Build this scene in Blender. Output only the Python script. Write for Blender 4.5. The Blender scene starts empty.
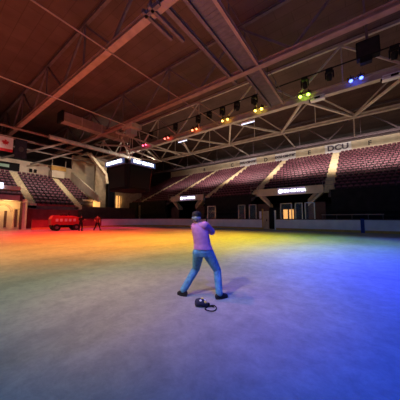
import bpy, bmesh, math, random
from mathutils import Vector, Matrix
random.seed(7)
C = bpy.context.scene.collection
PI = math.pi
YAW = math.radians(36.5)
FWD = Vector((-math.sin(YAW), math.cos(YAW), 0)); RGT = Vector((math.cos(YAW), math.sin(YAW), 0))
EYE = 1.45

# ------------------------------------------------------------------ materials
def mat(name, col, rough=0.6, metal=0.0, noise=0.0, nscale=4.0, emit=None, estr=0.0, bump=0.0, spec=0.3):
    m = bpy.data.materials.new(name); m.use_nodes = True
    nt = m.node_tree; b = nt.nodes['Principled BSDF']
    b.inputs['Base Color'].default_value = (*col, 1)
    b.inputs['Roughness'].default_value = rough
    b.inputs['Metallic'].default_value = metal
    b.inputs['Specular IOR Level'].default_value = spec
    if noise > 0:
        tc = nt.nodes.new('ShaderNodeTexCoord')
        n = nt.nodes.new('ShaderNodeTexNoise'); n.inputs['Scale'].default_value = nscale
        n.inputs['Detail'].default_value = 5
        nt.links.new(tc.outputs['Object'], n.inputs['Vector'])
        r = nt.nodes.new('ShaderNodeValToRGB')
        r.color_ramp.elements[0].position = .3; r.color_ramp.elements[1].position = .7
        r.color_ramp.elements[0].color = (*[c*(1-noise) for c in col], 1)
        r.color_ramp.elements[1].color = (*[min(1, c*(1+noise)) for c in col], 1)
        nt.links.new(n.outputs['Fac'], r.inputs['Fac'])
        nt.links.new(r.outputs['Color'], b.inputs['Base Color'])
        if bump > 0:
            bp = nt.nodes.new('ShaderNodeBump'); bp.inputs['Strength'].default_value = bump
            nt.links.new(n.outputs['Fac'], bp.inputs['Height']); nt.links.new(bp.outputs['Normal'], b.inputs['Normal'])
    if emit:
        b.inputs['Emission Color'].default_value = (*emit, 1)
        b.inputs['Emission Strength'].default_value = estr
    return m

def floor_material():
    m = bpy.data.materials.new('rink_concrete'); m.use_nodes = True
    nt = m.node_tree; b = nt.nodes['Principled BSDF']
    tc = nt.nodes.new('ShaderNodeTexCoord')
    def noise(s, d, rgh=.6, dist=0):
        n = nt.nodes.new('ShaderNodeTexNoise'); n.inputs['Scale'].default_value = s
        n.inputs['Detail'].default_value = d; n.inputs['Roughness'].default_value = rgh
        n.inputs['Distortion'].default_value = dist
        nt.links.new(tc.outputs['Object'], n.inputs['Vector']); return n
    def ramp(src, a, ca, bb, cb):
        r = nt.nodes.new('ShaderNodeValToRGB')
        r.color_ramp.elements[0].position = a; r.color_ramp.elements[1].position = bb
        r.color_ramp.elements[0].color = (*ca, 1); r.color_ramp.elements[1].color = (*cb, 1)
        nt.links.new(src.outputs['Fac'], r.inputs['Fac']); return r
    big = ramp(noise(.35, 6, .65, .6), .3, (.27, .275, .265), .72, (.42, .42, .40))
    mid = ramp(noise(3.6, 10, .8, .25), .36, (.60, .61, .62), .62, (1.0, 1.0, .98))
    fine = ramp(noise(14, 4, .7), .3, (.88, .88, .88), .75, (1, 1, 1))
    streak = nt.nodes.new('ShaderNodeTexWave'); streak.inputs['Scale'].default_value = .11
    streak.inputs['Distortion'].default_value = 6; streak.inputs['Detail'].default_value = 4; streak.inputs['Detail Scale'].default_value = 1.4
    nt.links.new(tc.outputs['Object'], streak.inputs['Vector'])
    sr = ramp(streak, 0.0, (.86, .87, .88), .25, (1, 1, 1))
    cur = big
    for o in (mid, fine, sr):
        mx = nt.nodes.new('ShaderNodeMix'); mx.data_type = 'RGBA'; mx.blend_type = 'MULTIPLY'; mx.inputs[0].default_value = .8
        nt.links.new(cur.outputs[2] if cur.bl_idname == 'ShaderNodeMix' else cur.outputs['Color'], mx.inputs[6])
        nt.links.new(o.outputs['Color'], mx.inputs[7]); cur = mx
    nt.links.new(cur.outputs[2], b.inputs['Base Color'])
    rr = nt.nodes.new('ShaderNodeMapRange'); rr.inputs[3].default_value = .42; rr.inputs[4].default_value = .7
    nt.links.new(noise(2.2, 4).outputs['Fac'], rr.inputs[0]); nt.links.new(rr.outputs[0], b.inputs['Roughness'])
    b.inputs['Specular IOR Level'].default_value = .35
    return m

def deck_material():
    m = bpy.data.materials.new('roof_deck'); m.use_nodes = True
    nt = m.node_tree; b = nt.nodes['Principled BSDF']
    tc = nt.nodes.new('ShaderNodeTexCoord')
    br = nt.nodes.new('ShaderNodeTexBrick'); br.inputs['Scale'].default_value = .45
    br.inputs['Mortar Size'].default_value = .012; br.inputs['Brick Width'].default_value = 1.1; br.inputs['Row Height'].default_value = .5
    br.inputs['Color1'].default_value = (.15, .098, .085, 1); br.inputs['Color2'].default_value = (.13, .086, .076, 1)
    br.inputs['Mortar'].default_value = (.10, .065, .058, 1)
    nt.links.new(tc.outputs['Object'], br.inputs['Vector'])
    n = nt.nodes.new('ShaderNodeTexNoise'); n.inputs['Scale'].default_value = .5; n.inputs['Detail'].default_value = 6
    nt.links.new(tc.outputs['Object'], n.inputs['Vector'])
    mx = nt.nodes.new('ShaderNodeMix'); mx.data_type = 'RGBA'; mx.blend_type = 'MULTIPLY'; mx.inputs[0].default_value = .7
    nt.links.new(br.outputs['Color'], mx.inputs[6]); nt.links.new(n.outputs['Color'], mx.inputs[7])
    r = nt.nodes.new('ShaderNodeValToRGB'); r.color_ramp.elements[0].color = (.6, .6, .6, 1); r.color_ramp.elements[0].position = .3
    r.color_ramp.elements[1].position = .7
    nt.links.new(n.outputs['Fac'], r.inputs['Fac']); nt.links.new(r.outputs['Color'], mx.inputs[7])
    nt.links.new(mx.outputs[2], b.inputs['Base Color']); b.inputs['Roughness'].default_value = .8
    b.inputs['Specular IOR Level'].default_value = .1
    return m

def glass_material():
    m = bpy.data.materials.new('rink_glass'); m.use_nodes = True
    b = m.node_tree.nodes['Principled BSDF']
    b.inputs['Base Color'].default_value = (.92, .96, .95, 1); b.inputs['Roughness'].default_value = .03
    b.inputs['Alpha'].default_value = .07; b.inputs['Specular IOR Level'].default_value = .5
    return m

M = dict(
    floor=floor_material(), deck=deck_material(), glass=glass_material(),
    wall=mat('dark_wall_paint', (.06, .052, .05), .8, noise=.25, nscale=.6),
    cream=mat('cream_paint', (.74, .64, .47), .7, noise=.12, nscale=1.2),
    tan=mat('tan_block', (.48, .38, .27), .8, noise=.2, nscale=1.5),
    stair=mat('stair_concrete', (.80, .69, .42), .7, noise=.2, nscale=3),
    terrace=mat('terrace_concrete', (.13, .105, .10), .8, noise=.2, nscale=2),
    seat=mat('maroon_plastic', (.235, .076, .105), .58, noise=.12, nscale=2, spec=.5),
    seatpan=mat('shaded_seat_pan', (.035, .014, .018), .6, noise=.1, nscale=2),  # darkened to paint the shaded gaps between seat rows
    black=mat('black_metal', (.009, .009, .010), .7, spec=.15),
    darkcloth=mat('black_drape', (.016, .014, .015), .9, noise=.4, nscale=1.5),
    navy=mat('navy_curtain', (.018, .02, .035), .85, noise=.3, nscale=3),
    brownwall=mat('brown_partition', (.11, .06, .05), .8, noise=.25, nscale=1.1),
    steel=mat('brown_primer_steel', (.30, .20, .17), .6, noise=.18, nscale=1.5),
    steelw=mat('pale_painted_steel', (.42, .37, .32), .55, noise=.18, nscale=1.5),
    steeld=mat('dark_steel', (.13, .10, .11), .6, noise=.2, nscale=2),
    alu=mat('aluminium', (.55, .54, .54), .35, .6, noise=.08, nscale=4),
    white=mat('white_plastic', (.78, .78, .76), .45, noise=.05, nscale=3),
    board=mat('white_dasher_panel', (.80, .74, .74), .35, noise=.08, nscale=1.4, spec=.4),
    kick=mat('yellow_kickplate', (.62, .36, .08), .5, noise=.12, nscale=2),
    cap=mat('dark_cap_rail', (.10, .035, .04), .5, noise=.15, nscale=2),
    blue=mat('blue_strip', (.02, .035, .22), .5, noise=.1, nscale=2),
    duct=mat('duct_sheet_metal', (.30, .22, .20), .5, .2, noise=.15, nscale=2),
    screen=mat('dark_led_screen', (.006, .006, .007), .4, noise=.2, nscale=8),
    glowpanel=mat('lit_sign_panel', (.7, .75, .85), .5, emit=(.62, .72, 1), estr=2.2),
    bandblue=mat('blue_lit_band', (.1, .14, .3), .5, emit=(.16, .26, .62), estr=.3),
    signlit=mat('lit_lettering', (.9, .9, 1), .5, emit=(.95, .97, 1), estr=4),
    ribbon=mat('ribbon_led_face', (.3, .25, .45), .4, emit=(.45, .36, .62), estr=.3),
    banner=mat('white_banner', (.85, .84, .86), .7, noise=.08, nscale=3),
    dark_letter=mat('dark_lettering', (.07, .055, .06), .7, noise=.1, nscale=5),
    purple_letter=mat('purple_grey_lettering', (.12, .10, .15), .7, noise=.1, nscale=5),
    red=mat('red_paint', (.50, .03, .035), .4, noise=.12, nscale=2),
    rubber=mat('tyre_rubber', (.015, .014, .014), .8, noise=.2, nscale=8),
    flagred=mat('flag_red', (.50, .03, .04), .8, noise=.1, nscale=3),
    flagwhite=mat('flag_white', (.66, .60, .58), .8, noise=.08, nscale=3),
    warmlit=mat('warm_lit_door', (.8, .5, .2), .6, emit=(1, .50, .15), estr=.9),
    greenlit=mat('green_lit_window', (.15, .22, .16), .3, emit=(.35, .5, .32), estr=.25),
    skin=mat('skin', (.50, .27, .19), .55, noise=.08, nscale=30),
    shirt=mat('mauve_tshirt', (.47, .20, .42), .8, noise=.12, nscale=14, bump=.15),
    jeans=mat('blue_denim', (.10, .27, .38), .85, noise=.28, nscale=16, bump=.2),
    shoe=mat('black_shoe_leather', (.012, .011, .014), .5, noise=.2, nscale=20),
    hair=mat('dark_hair', (.018, .014, .014), .7, noise=.4, nscale=60),
    greycap=mat('grey_cap_fabric', (.32, .36, .36), .8, noise=.5, nscale=32),
    bagdark=mat('dark_navy_fabric', (.016, .018, .035), .7, noise=.3, nscale=25),
    yellow=mat('yellow_panel', (.72, .60, .10), .5, noise=.1, nscale=20),
    darkred=mat('dark_red_cloth', (.16, .02, .025), .8, noise=.2, nscale=8),
    curtainred=mat('red_fascia', (.28, .05, .05), .8, noise=.2, nscale=1.5),
)

# ------------------------------------------------------------------ mesh helpers
class MB:
    """collects shapes in world coordinates"""
    def __init__(s): s.bm = bmesh.new()
    def box(s, x0, x1, y0, y1, z0, z1):
        v = [s.bm.verts.new(p) for p in ((x0,y0,z0),(x1,y0,z0),(x1,y1,z0),(x0,y1,z0),(x0,y0,z1),(x1,y0,z1),(x1,y1,z1),(x0,y1,z1))]
        for f in ((0,3,2,1),(4,5,6,7),(0,1,5,4),(1,2,6,5),(2,3,7,6),(3,0,4,7)): s.bm.faces.new([v[i] for i in f])
        return s
    def bar(s, a, b, w, h=None, up=(0,0,1)):
        """rectangular bar from a to b"""
        h = h or w; a = Vector(a); b = Vector(b); d = (b-a).normalized(); u = Vector(up)
        if abs(d.dot(u)) > .98: u = Vector((1,0,0))
        r = d.cross(u).normalized(); u = r.cross(d)
        vs = []
        for p in (a, b):
            for sx, sy in ((-1,-1),(1,-1),(1,1),(-1,1)): vs.append(s.bm.verts.new(p + r*sx*w/2 + u*sy*h/2))
        for f in ((3,2,1,0),(4,5,6,7),(0,1,5,4),(1,2,6,5),(2,3,7,6),(3,0,4,7)): s.bm.faces.new([vs[i] for i in f])
        return s
    def ibeam(s, a, b, w, h, t=.06):
        a = Vector(a); b = Vector(b); o = Vector((0,0,h/2-t/2))
        s.bar(a-o, b-o, w, t); s.bar(a+o, b+o, w, t); s.bar(a, b, t, h-2*t+.002); return s
    def tube(s, pts, r, n=8, closed=False):
        pts = [Vector(p) for p in pts]; rings = []; m = len(pts)
        for i, p in enumerate(pts):
            if closed: d = pts[(i+1) % m]-pts[i-1]
            else: d = pts[min(i+1, m-1)]-pts[max(i-1, 0)]
            d.normalize(); u = Vector((0,0,1)) if abs(d.z) < .9 else Vector((1,0,0))
            q = d.cross(u).normalized(); u = q.cross(d); rr = r[i] if isinstance(r, (list, tuple)) else r
            rings.append([s.bm.verts.new(p+(q*math.cos(2*PI*k/n)+u*math.sin(2*PI*k/n))*rr) for k in range(n)])
        for i in range(m if closed else m-1):
            A = rings[i]; B = rings[(i+1) % m]
            for k in range(n): s.bm.faces.new((A[k], A[(k+1) % n], B[(k+1) % n], B[k]))
        if not closed:
            s.bm.faces.new(rings[0][::-1]); s.bm.faces.new(rings[-1])
        return s
    def prism(s, poly, vec):
        """extrude a planar polygon (list of points) by vec"""
        vec = Vector(vec); a = [s.bm.verts.new(p) for p in poly]; b = [s.bm.verts.new(Vector(p)+vec) for p in poly]
        s.bm.faces.new(a[::-1]); s.bm.faces.new(b); n = len(a)
        for i in range(n): s.bm.faces.new((a[i], a[(i+1) % n], b[(i+1) % n], b[i]))
        return s
    def ell(s, c, rx, ry, rz, n=14, m=10, R=None):
        c = Vector(c); rings = []
        R = R or Matrix.Identity(3)
        top = s.bm.verts.new(c+R@Vector((0,0,rz))); bot = s.bm.verts.new(c-R@Vector((0,0,rz)))
        for i in range(1, m):
            t = PI*i/m
            rings.append([s.bm.verts.new(c+R@Vector((rx*math.sin(t)*math.cos(2*PI*k/n), ry*math.sin(t)*math.sin(2*PI*k/n), rz*math.cos(t)))) for k in range(n)])
        for k in range(n):
            s.bm.faces.new((top, rings[0][k], rings[0][(k+1) % n])); s.bm.faces.new((bot, rings[-1][(k+1) % n], rings[-1][k]))
            for i in range(m-2): s.bm.faces.new((rings[i][k], rings[i+1][k], rings[i+1][(k+1) % n], rings[i][(k+1) % n]))
        return s
    def loft(s, secs, n=16):
        """secs: (centre, rx, ry, ax, ay) ellipse rings, capped"""
        rings = []
        for c, rx, ry, ax, ay in secs:
            c = Vector(c); ax = Vector(ax); ay = Vector(ay)
            rings.append([s.bm.verts.new(c+ax*rx*math.cos(2*PI*k/n)+ay*ry*math.sin(2*PI*k/n)) for k in range(n)])
        for A, B in zip(rings, rings[1:]):
            for k in range(n): s.bm.faces.new((A[k], A[(k+1) % n], B[(k+1) % n], B[k]))
        s.bm.faces.new(rings[0][::-1]); s.bm.faces.new(rings[-1]); return s
    def limb(s, pts, rad):
        """rounded tapering limb"""
        pts = [Vector(p) for p in pts]; P = []; Rr = []
        for i in range(len(pts)-1):
            for k in range(6):
                t = k/6; P.append(pts[i].lerp(pts[i+1], t)); Rr.append(rad[i]*(1-t)+rad[i+1]*t)
        P.append(pts[-1]); Rr.append(rad[-1])
        s.tube(P, Rr, 12)
        for p, r in zip(pts, rad): s.ell(p, r, r, r, 12, 8)
        return s
    def mesh(s, name):
        bmesh.ops.recalc_face_normals(s.bm, faces=s.bm.faces)
        me = bpy.data.meshes.new(name); s.bm.to_mesh(me); s.bm.free(); return me
    def build(s, name, m, parent=None, origin=None, bevel=0, smooth=False):
        off = Vector((0,0,0))
        if parent is not None:
            off = Vector(parent['_o']) if '_o' in parent else Vector((0,0,0))
        elif origin is not None: off = Vector(origin)
        else:
            xs = [v.co for v in s.bm.verts]
            off = Vector(((min(v.x for v in xs)+max(v.x for v in xs))/2, (min(v.y for v in xs)+max(v.y for v in xs))/2, min(v.z for v in xs)))
        for v in s.bm.verts: v.co -= off
        if bevel: bmesh.ops.bevel(s.bm, geom=list(s.bm.edges), offset=bevel, segments=2, affect='EDGES', profile=.5)
        me = s.mesh(name); me.materials.append(m)
        if smooth:
            for p in me.polygons: p.use_smooth = True
        o = bpy.data.objects.new(name, me); C.objects.link(o)
        if parent is not None: o.parent = parent; o['_o'] = tuple(off)
        else: o.location = off; o['_o'] = tuple(off)
        return o

def tag(o, label, cat, group=None, kind=None):
    o['label'] = label; o['category'] = cat
    if group: o['group'] = group
    if kind: o['kind'] = kind
    return o
def thing(name, loc, label, cat, group=None, rz=0):
    o = bpy.data.objects.new(name, None); C.objects.link(o); o.location = loc; o.rotation_euler = (0,0,rz)
    o.empty_display_size = .2
    o['_o'] = tuple(loc) if rz == 0 else (0,0,0)
    return tag(o, label, cat, group)
def struct(o): o['kind'] = 'structure'; return o

def text_mesh(txt, size, depth, bold=0.0):
    cu = bpy.data.curves.new('t', 'FONT'); cu.body = txt; cu.size = size; cu.extrude = depth
    cu.align_x = 'CENTER'; cu.align_y = 'CENTER'; cu.offset = bold
    o = bpy.data.objects.new('t', cu); C.objects.link(o)
    dg = bpy.context.evaluated_depsgraph_get(); dg.update()
    me = bpy.data.meshes.new_from_object(o.evaluated_get(dg))
    bpy.data.objects.remove(o); bpy.data.curves.remove(cu); return me
def put_text(name, txt, size, m, loc, facing, parent=None, bold=0.0, sx=1.0, tilt=0):
    """facing: yaw of the reading direction: 0 = readable when looking along +Y"""
    me = text_mesh(txt, size, .015, bold); me.materials.clear(); me.materials.append(m)
    R = Matrix.Rotation(facing, 4, 'Z') @ Matrix.Rotation(PI/2+tilt, 4, 'X') @ Matrix.Diagonal((sx,1,1,1))
    off = Vector(parent['_o']) if parent is not None else Vector((0,0,0))
    me.transform(Matrix.Translation(Vector(loc)-off) @ R)
    o = bpy.data.objects.new(name, me); C.objects.link(o)
    if parent is not None: o.parent = parent
    o['_o'] = tuple(off); return o

# ------------------------------------------------------------------ room shell
BX0, BX1, BY0, BY1, ZC = -56, 34, -34, 52, 18.6
struct(MB().box(BX0, BX1, BY0, BY1, -.3, 0).build('floor', M['floor'], origin=(0,0,0)))
struct(MB().box(BX0, BX1, BY0, BY1, ZC, ZC+.3).build('ceiling', M['deck'], origin=(0,0,ZC)))
struct(MB().box(BX0-.3, BX0, BY0, BY1, 0, ZC).build('wall_left', M['wall']))
struct(MB().box(BX1, BX1+.3, BY0, BY1, 0, ZC).build('wall_right', M['wall']))
struct(MB().box(BX0, BX1, BY1, BY1+.3, 0, ZC).build('wall_far', M['wall']))
struct(MB().box(BX0, BX1, BY0-.3, BY0, 0, ZC).build('wall_near', M['wall']))

# ------------------------------------------------------------------ seats
def seat_geo(mb, ox, oy, oz, rot=0, full=True):
    """one folded stadium seat facing local -y, standing on its tread at (ox,oy,oz)"""
    c, s_ = math.cos(rot), math.sin(rot)
    def T(p): return (ox+c*p[0]-s_*p[1], oy+s_*p[0]+c*p[1], oz+p[2])
    w = .235
    prof = [(-w, .40), (w, .40), (w, .80), (w-.06, .89), (-w+.06, .89), (-w, .80)]
    nb = len(mb.bm.faces)
    a = [mb.bm.verts.new(T((x, .10+(z-.4)*.28 + (0 if abs(x) > .2 else .03), z))) for x, z in prof]
    b = [mb.bm.verts.new(T((x, .15+(z-.4)*.28, z))) for x, z in prof]
    mb.bm.faces.new(a); mb.bm.faces.new(b[::-1]); n = len(a)
    for i in range(n): mb.bm.faces.new((a[i], b[i], b[(i+1) % n], a[(i+1) % n]))
    def bx(x0, x1, y0, y1, z0, z1, sk=0):
        v = [mb.bm.verts.new(T(p)) for p in ((x0,y0,z0),(x1,y0,z0),(x1,y1,z0),(x0,y1,z0),(x0,y0+sk,z1),(x1,y0+sk,z1),(x1,y1+sk,z1),(x0,y1+sk,z1))]
        for f in ((0,3,2,1),(4,5,6,7),(0,1,5,4),(1,2,6,5),(2,3,7,6),(3,0,4,7)): mb.bm.faces.new([v[i] for i in f])
    mb.bm.faces.ensure_lookup_table(); nf = len(mb.bm.faces)
    bx(-.215, .215, -.10, -.04, .34, .66, .07)          # tipped-up pan
    if full:
        bx(-.26, -.235, -.12, .16, .0, .56); bx(.235, .26, -.12, .16, .0, .56)    # end standards with armrest
        bx(-.275, -.22, -.16, .14, .56, .60); bx(.22, .275, -.16, .14, .56, .60)
    mb.bm.faces.ensure_lookup_table()
    for i in range(nf, len(mb.bm.faces)): mb.bm.faces[i].material_index = 1

f_px = 213.0
PITCH = math.atan(17.5/f_px)
def project(p):
    v = Vector(p)-Vector((0,0,EYE)); d = v.dot(FWD); r = v.dot(RGT); z = v.z
    dd = d*math.cos(PITCH)+z*math.sin(PITCH); zz = z*math.cos(PITCH)-d*math.sin(PITCH)
    return (200+f_px*r/dd, 200-f_px*zz/dd, dd) if dd > .1 else (-999, -999, -1)

RY, RISE = 1.0625, .542
def tread_side(k): return 30.5+RY*k, 4.9+RISE*k        # front edge Y, tread Z
RX, RISEX = 1.0, .54
def tread_end(k): return 36+RX*k, 3.1+RISEX*k          # front edge distance along -X
SA = [7.4, -2.75, -12.2, -20.9, -29.6, -38.3]            # aisles of the long stand
SECT = [('F', -2.75, 7.4, -1, 16), ('E', -12.2, -2.75, 1, 16), ('D', -20.9, -12.2, -1, 16), ('C', -29.6, -20.9, 1, 16), ('B', -38.3, -29.6, -1, 16), ('A', -46.5, -38.3, -1, 16)]
ESECT = [('west', -8.0, 9.8, 0, 11), ('mid', 9.8, 15.9, 0, 11), ('corner', 15.9, 19.2, 2, 11)]
seats = []
for nm, x0, x1, k0, k1 in SECT + [('G', 7.4, 10, -1, 16)]:
    for k in range(k0, k1):
        y, z = tread_side(k); n = int((x1-x0-1.2)/.57); st = (x1-x0-1.2)/max(n, 1)
        for i in range(n): seats.append((nm, x0+.6+st*(i+.5+(.22 if k % 2 else -.22)), y+.55, z, 0))
for nm, y0, y1, k0, k1 in ESECT:
    for k in range(k0, k1):
        d, z = tread_end(k); n = int((y1-y0-1.0)/.57); st = (y1-y0-1.0)/max(n, 1)
        for i in range(n): seats.append((nm, -(d+.55), y0+.5+st*(i+.5), z, PI/2))
vis = []
for s in seats:
    px, py, dd = project((s[1], s[2], s[3]+.6))
    if dd > 0 and 2 < px < 398 and 2 < py < 398: vis.append((dd, s))
vis.sort(key=lambda a: a[0])
near = [s for d, s in vis[:300]]; nearset = set((s[1], s[2]) for s in near)
proto = None
sb = MB(); seat_geo(sb, 0, 0, 0); seat_me = sb.mesh('stadium_seat'); seat_me.materials.append(M['seat']); seat_me.materials.append(M['seatpan'])
for s in near:
    if proto is None: o = proto = bpy.data.objects.new('stadium_seat', seat_me)
    else: o = proto.copy()
    C.objects.link(o); o.location = (s[1], s[2], s[3]); o.rotation_euler = (0, 0, s[4])
    tag(o, f'maroon tip-up stadium seat in the nearer rows of the stand below letter {s[0]}', 'seat', f'maroon stadium seats below letter {s[0]}')
sb = MB()
for s in seats:
    if (s[1], s[2]) not in nearset: seat_geo(sb, s[1], s[2], s[3], s[4], full=False)
o = sb.build('stadium_seat_rows', M['seat'], origin=(-20, 40, 4.9)); o.data.materials.append(M['seatpan'])
tag(o, 'distant rows of maroon stadium seats filling the farther stands', 'seats', kind='stuff')

# ------------------------------------------------------------------ long stand
st = thing('grandstand', (-16, 30.5, 0), 'long concrete upper stand with cream aisle stairs behind the far boards', 'stand')
def profile(tr, k0, k1, thick=.5):
    top = []
    for k in range(k0, k1):
        a, z = tr(k); b = tr(k+1)[0]
        top += [(a, z), (b, z)]
    a0, z0 = tr(k0); a1, z1 = tr(k1-1); a1 += RY
    return top + [(a1, z1-thick-.3), (a0, z0-thick)]
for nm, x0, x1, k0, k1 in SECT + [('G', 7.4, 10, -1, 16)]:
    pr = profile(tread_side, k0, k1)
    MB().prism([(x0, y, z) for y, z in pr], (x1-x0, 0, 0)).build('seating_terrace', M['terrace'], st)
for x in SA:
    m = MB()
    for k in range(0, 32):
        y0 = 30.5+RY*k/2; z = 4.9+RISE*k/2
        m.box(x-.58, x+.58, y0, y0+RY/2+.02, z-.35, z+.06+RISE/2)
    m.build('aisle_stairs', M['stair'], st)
for nm, x0, x1, k0, k1 in SECT:
    y, z = tread_side(k0)
    if nm in ('E', 'C'):
        MB().box(x0+.5, x1-.5, y-1.75, y-1.5, z-.95, z+.05).build('fascia_beam', M['cream'], st)
        MB().box(x0+.5, x1-.5, y-1.6, y, z-.1, z+.0).build('beam_ledge', M['terrace'], st)
        cx = (x0+x1)/2
        # stair parapets going down from each aisle towards the opening
        for sg, xa in ((1, x0+.3), (-1, x1-.3)):
            MB().prism([(xa+sg*.3, 29.9, 5.05), (xa+sg*.3, 29.9, 5.55), (xa+sg*2.0, 29.9, 3.75), (xa+sg*2.0, 29.9, 3.2)], (0, .18, 0)).build('stair_parapet', M['tan'], st)
            MB().prism([(xa+sg*.3, 30.08, 4.9), (xa+sg*.3, 30.08, 4.5), (xa+sg*2.0, 30.08, 2.9), (xa+sg*2.0, 30.08, 3.3)], (0, 1.2, 0)).build('lower_stairs', M['stair'], st)
        MB().box(x0+.4, x0+2.3, 30.1, 30.3, 0, 3.4).build('opening_side_wall', M['brownwall'], st)
        MB().box(x1-2.3, x1-.4, 30.1, 30.3, 0, 3.4).build('opening_side_wall', M['brownwall'], st)
        MB().box(x0, x1, 38, 38.2, 0, 6.5).build('opening_back_wall', M['darkcloth'], st)
    else:
        MB().box(x0+.3, x1-.3, y-.2, y-.02, 0, z+.35).build('front_wall', M['darkcloth'], st)
for x in SA[1:]:
    m = MB(); y0 = 30.2
    for sx in (-.6, .6):
        m.tube([(x+sx, y0, 5.0), (x+sx, y0, 6.0)], .03, 6)
    m.tube([(x-.6, y0, 6.0), (x+.6, y0, 6.0)], .03, 6); m.tube([(x-.6, y0, 5.5), (x+.6, y0, 5.5)], .03, 6)
    m.build('handrail', M['steelw'], st)

# back wall band with section letters
bw = thing('section_letter_wall', (-16, 48, 13.4), 'long cream wall band with section letters above the far stand', 'wall panel')
MB().box(-47, 9, 48, 48.3, 12.9, 15.7).build('wall_band', M['cream'], bw)
MB().box(-47, 9, 47.7, 48.3, 15.7, 16.0).build('top_trim', M['steeld'], bw)
for nm, x0, x1, k0, k1 in SECT[:5]:
    put_text('section_letter', nm, 1.15, M['dark_letter'], ((x0+x1)/2, 47.97, 14.75), 0, bw, .03)

def banner(x, txt, size, label, w=4.3, grp=None):
    o = thing('wall_banner', (x, 47.9, 13.75), label, 'banner')
    MB().box(x-w/2, x+w/2, 47.88, 47.93, 13.9, 15.65).build('banner_sheet', M['banner'], o)
    put_text('banner_lettering', txt, size, M['purple_letter'], (x, 47.86, 14.85), 0, o, .05, 1.15)
banner(-2.5, 'DCU', 1.4, 'white banner with large grey DCU letters at the head of the aisle beside letter F')
banner(-12.2, 'DCU CENTER', .62, 'white banner with small lettering at the head of the aisle between letters D and E')
banner(-20.9, 'DCU CENTER', .62, 'white banner with small lettering at the head of the aisle between letters C and D')

def led_ribbon(cx, z, y, label, w=3.4):
    o = thing('lit_ribbon_sign', (cx, y, z-.4), label, 'sign')
    MB().box(cx-w/2, cx+w/2, y-.1, y, z-.42, z+.42).build('sign_face', M['ribbon'], o)
    put_text('sign_lettering', 'DCU CENTER', .5, M['signlit'], (cx+.25, y-.12, z), 0, o, .01)
    m = MB(); m.tube([(cx-w/2+.34+.2*math.cos(2*PI*i/16), y-.12, z+.2*math.sin(2*PI*i/16)) for i in range(16)], .06, 6, True)
    m.build('ring_emblem', M['signlit'], o)
yv = tread_side(1)
led_ribbon(-7.0, yv[1]-.45, yv[0]-1.77, 'glowing white lettered ribbon sign on the stand front nearest the open board gate')
led_ribbon(-24.9, yv[1]-.45, yv[0]-1.77, 'glowing white lettered ribbon sign on the stand front above the person in mauve', 3.4)

# lower bleachers, pushed back and dark
def bleacher(x0, x1, top, label):
    o = thing('folded_bleacher', ((x0+x1)/2, 28.8, 0), label, 'bleacher')
    n = 6
    for k in range(n):
        z = top*(k+1)/n
        MB().box(x0, x1, 27.9+.36*k, 28.3+.36*k, z-.16, z).build('bench_row', M['black'], o)
    MB().prism([(x0+.02, 28.1, 0), (x0+.02, 30.0, 0), (x0+.02, 30.0, top-.2), (x0+.02, 28.1, top/n-.18)], (x1-x0-.04, 0, 0)).build('bleacher_body', M['darkcloth'], o)
bleacher(-3.0, 5.5, 3.2, 'black folded lower bleacher at the right edge, behind the boards beside the blue strip')
bleacher(-20.4, -12.9, 4.2, 'black folded lower bleacher directly below letter D')
bleacher(-38, -30.2, 3.2, 'black folded lower bleacher in the far corner below letter B')
# small up-lit cup lights along the right bleacher
for i, x in enumerate((-1.9, -.3, 1.3, 2.9)):
    o = tag(MB().tube([(x, 30.02, 3.2), (x, 30.02, 3.35)], [.06, .1], 8).build('aisle_lamp', M['alu']),
            'small pale lamp on the dark ledge under the seats below letter F', 'lamp', 'small lamps under the right stand')

# ------------------------------------------------------------------ boards
BH = 1.30
def board_run(pts, name_label, panel='board'):
    """a run of dasher boards along a polyline of ground points"""
    mid = pts[len(pts)//2]
    o = thing('rink_boards', (mid[0], mid[1], 0), name_label, 'rink boards')
    def strip(z0, z1, th, off=0):
        m = MB(); P = [Vector((p[0], p[1], 0)) for p in pts]; A = []
        for i, p in enumerate(P):
            d = (P[min(i+1, len(P)-1)]-P[max(i-1, 0)]).normalized(); n = Vector((-d.y, d.x, 0))
            A.append([m.bm.verts.new(p+n*(off+t)+Vector((0,0,z))) for t, z in ((-th/2, z0), (th/2, z0), (th/2, z1), (-th/2, z1))])
        for a, b in zip(A, A[1:]):
            for k in range(4): m.bm.faces.new((a[k], a[(k+1) % 4], b[(k+1) % 4], b[k]))
        m.bm.faces.new(A[0][::-1]); m.bm.faces.new(A[-1]); return m
    strip(.24, BH-.09, .10).build('board_panels', M[panel], o)
    strip(0, .24, .14).build('kick_plate', M['kick'], o)
    strip(BH-.09, BH, .17).build('cap_rail', M['cap'], o)
    return o
cxr, cyr, R = -22.5, 17.0, 8.5
board_run([(8.5, 25.5), (.45, 25.5)], 'white rink boards running off the right edge beyond the blue strip')
board_run([(.15, 25.5), (-7.9, 25.5)], 'white rink boards between the open gate and the blue strip')
board_run([(-9.3, 25.5), (-22.5, 25.5)], 'white rink boards behind the standing person, left of the open gate')
board_run([(cxr+R*math.cos(a), cyr+R*math.sin(a)) for a in [PI/2+PI/2*i/14 for i in range(15)]], 'white rounded corner of the rink boards below the hanging scoreboard')
board_run([(-31, 17), (-31, 8.5)], 'dark red straight end boards behind the red vehicle', 'curtainred')
tag(MB().box(.15, .45, 25.38, 25.56, 0, BH+.02).build('board_divider_strip', M['blue']), 'dark blue vertical strip dividing the boards at right', 'board strip')

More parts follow.
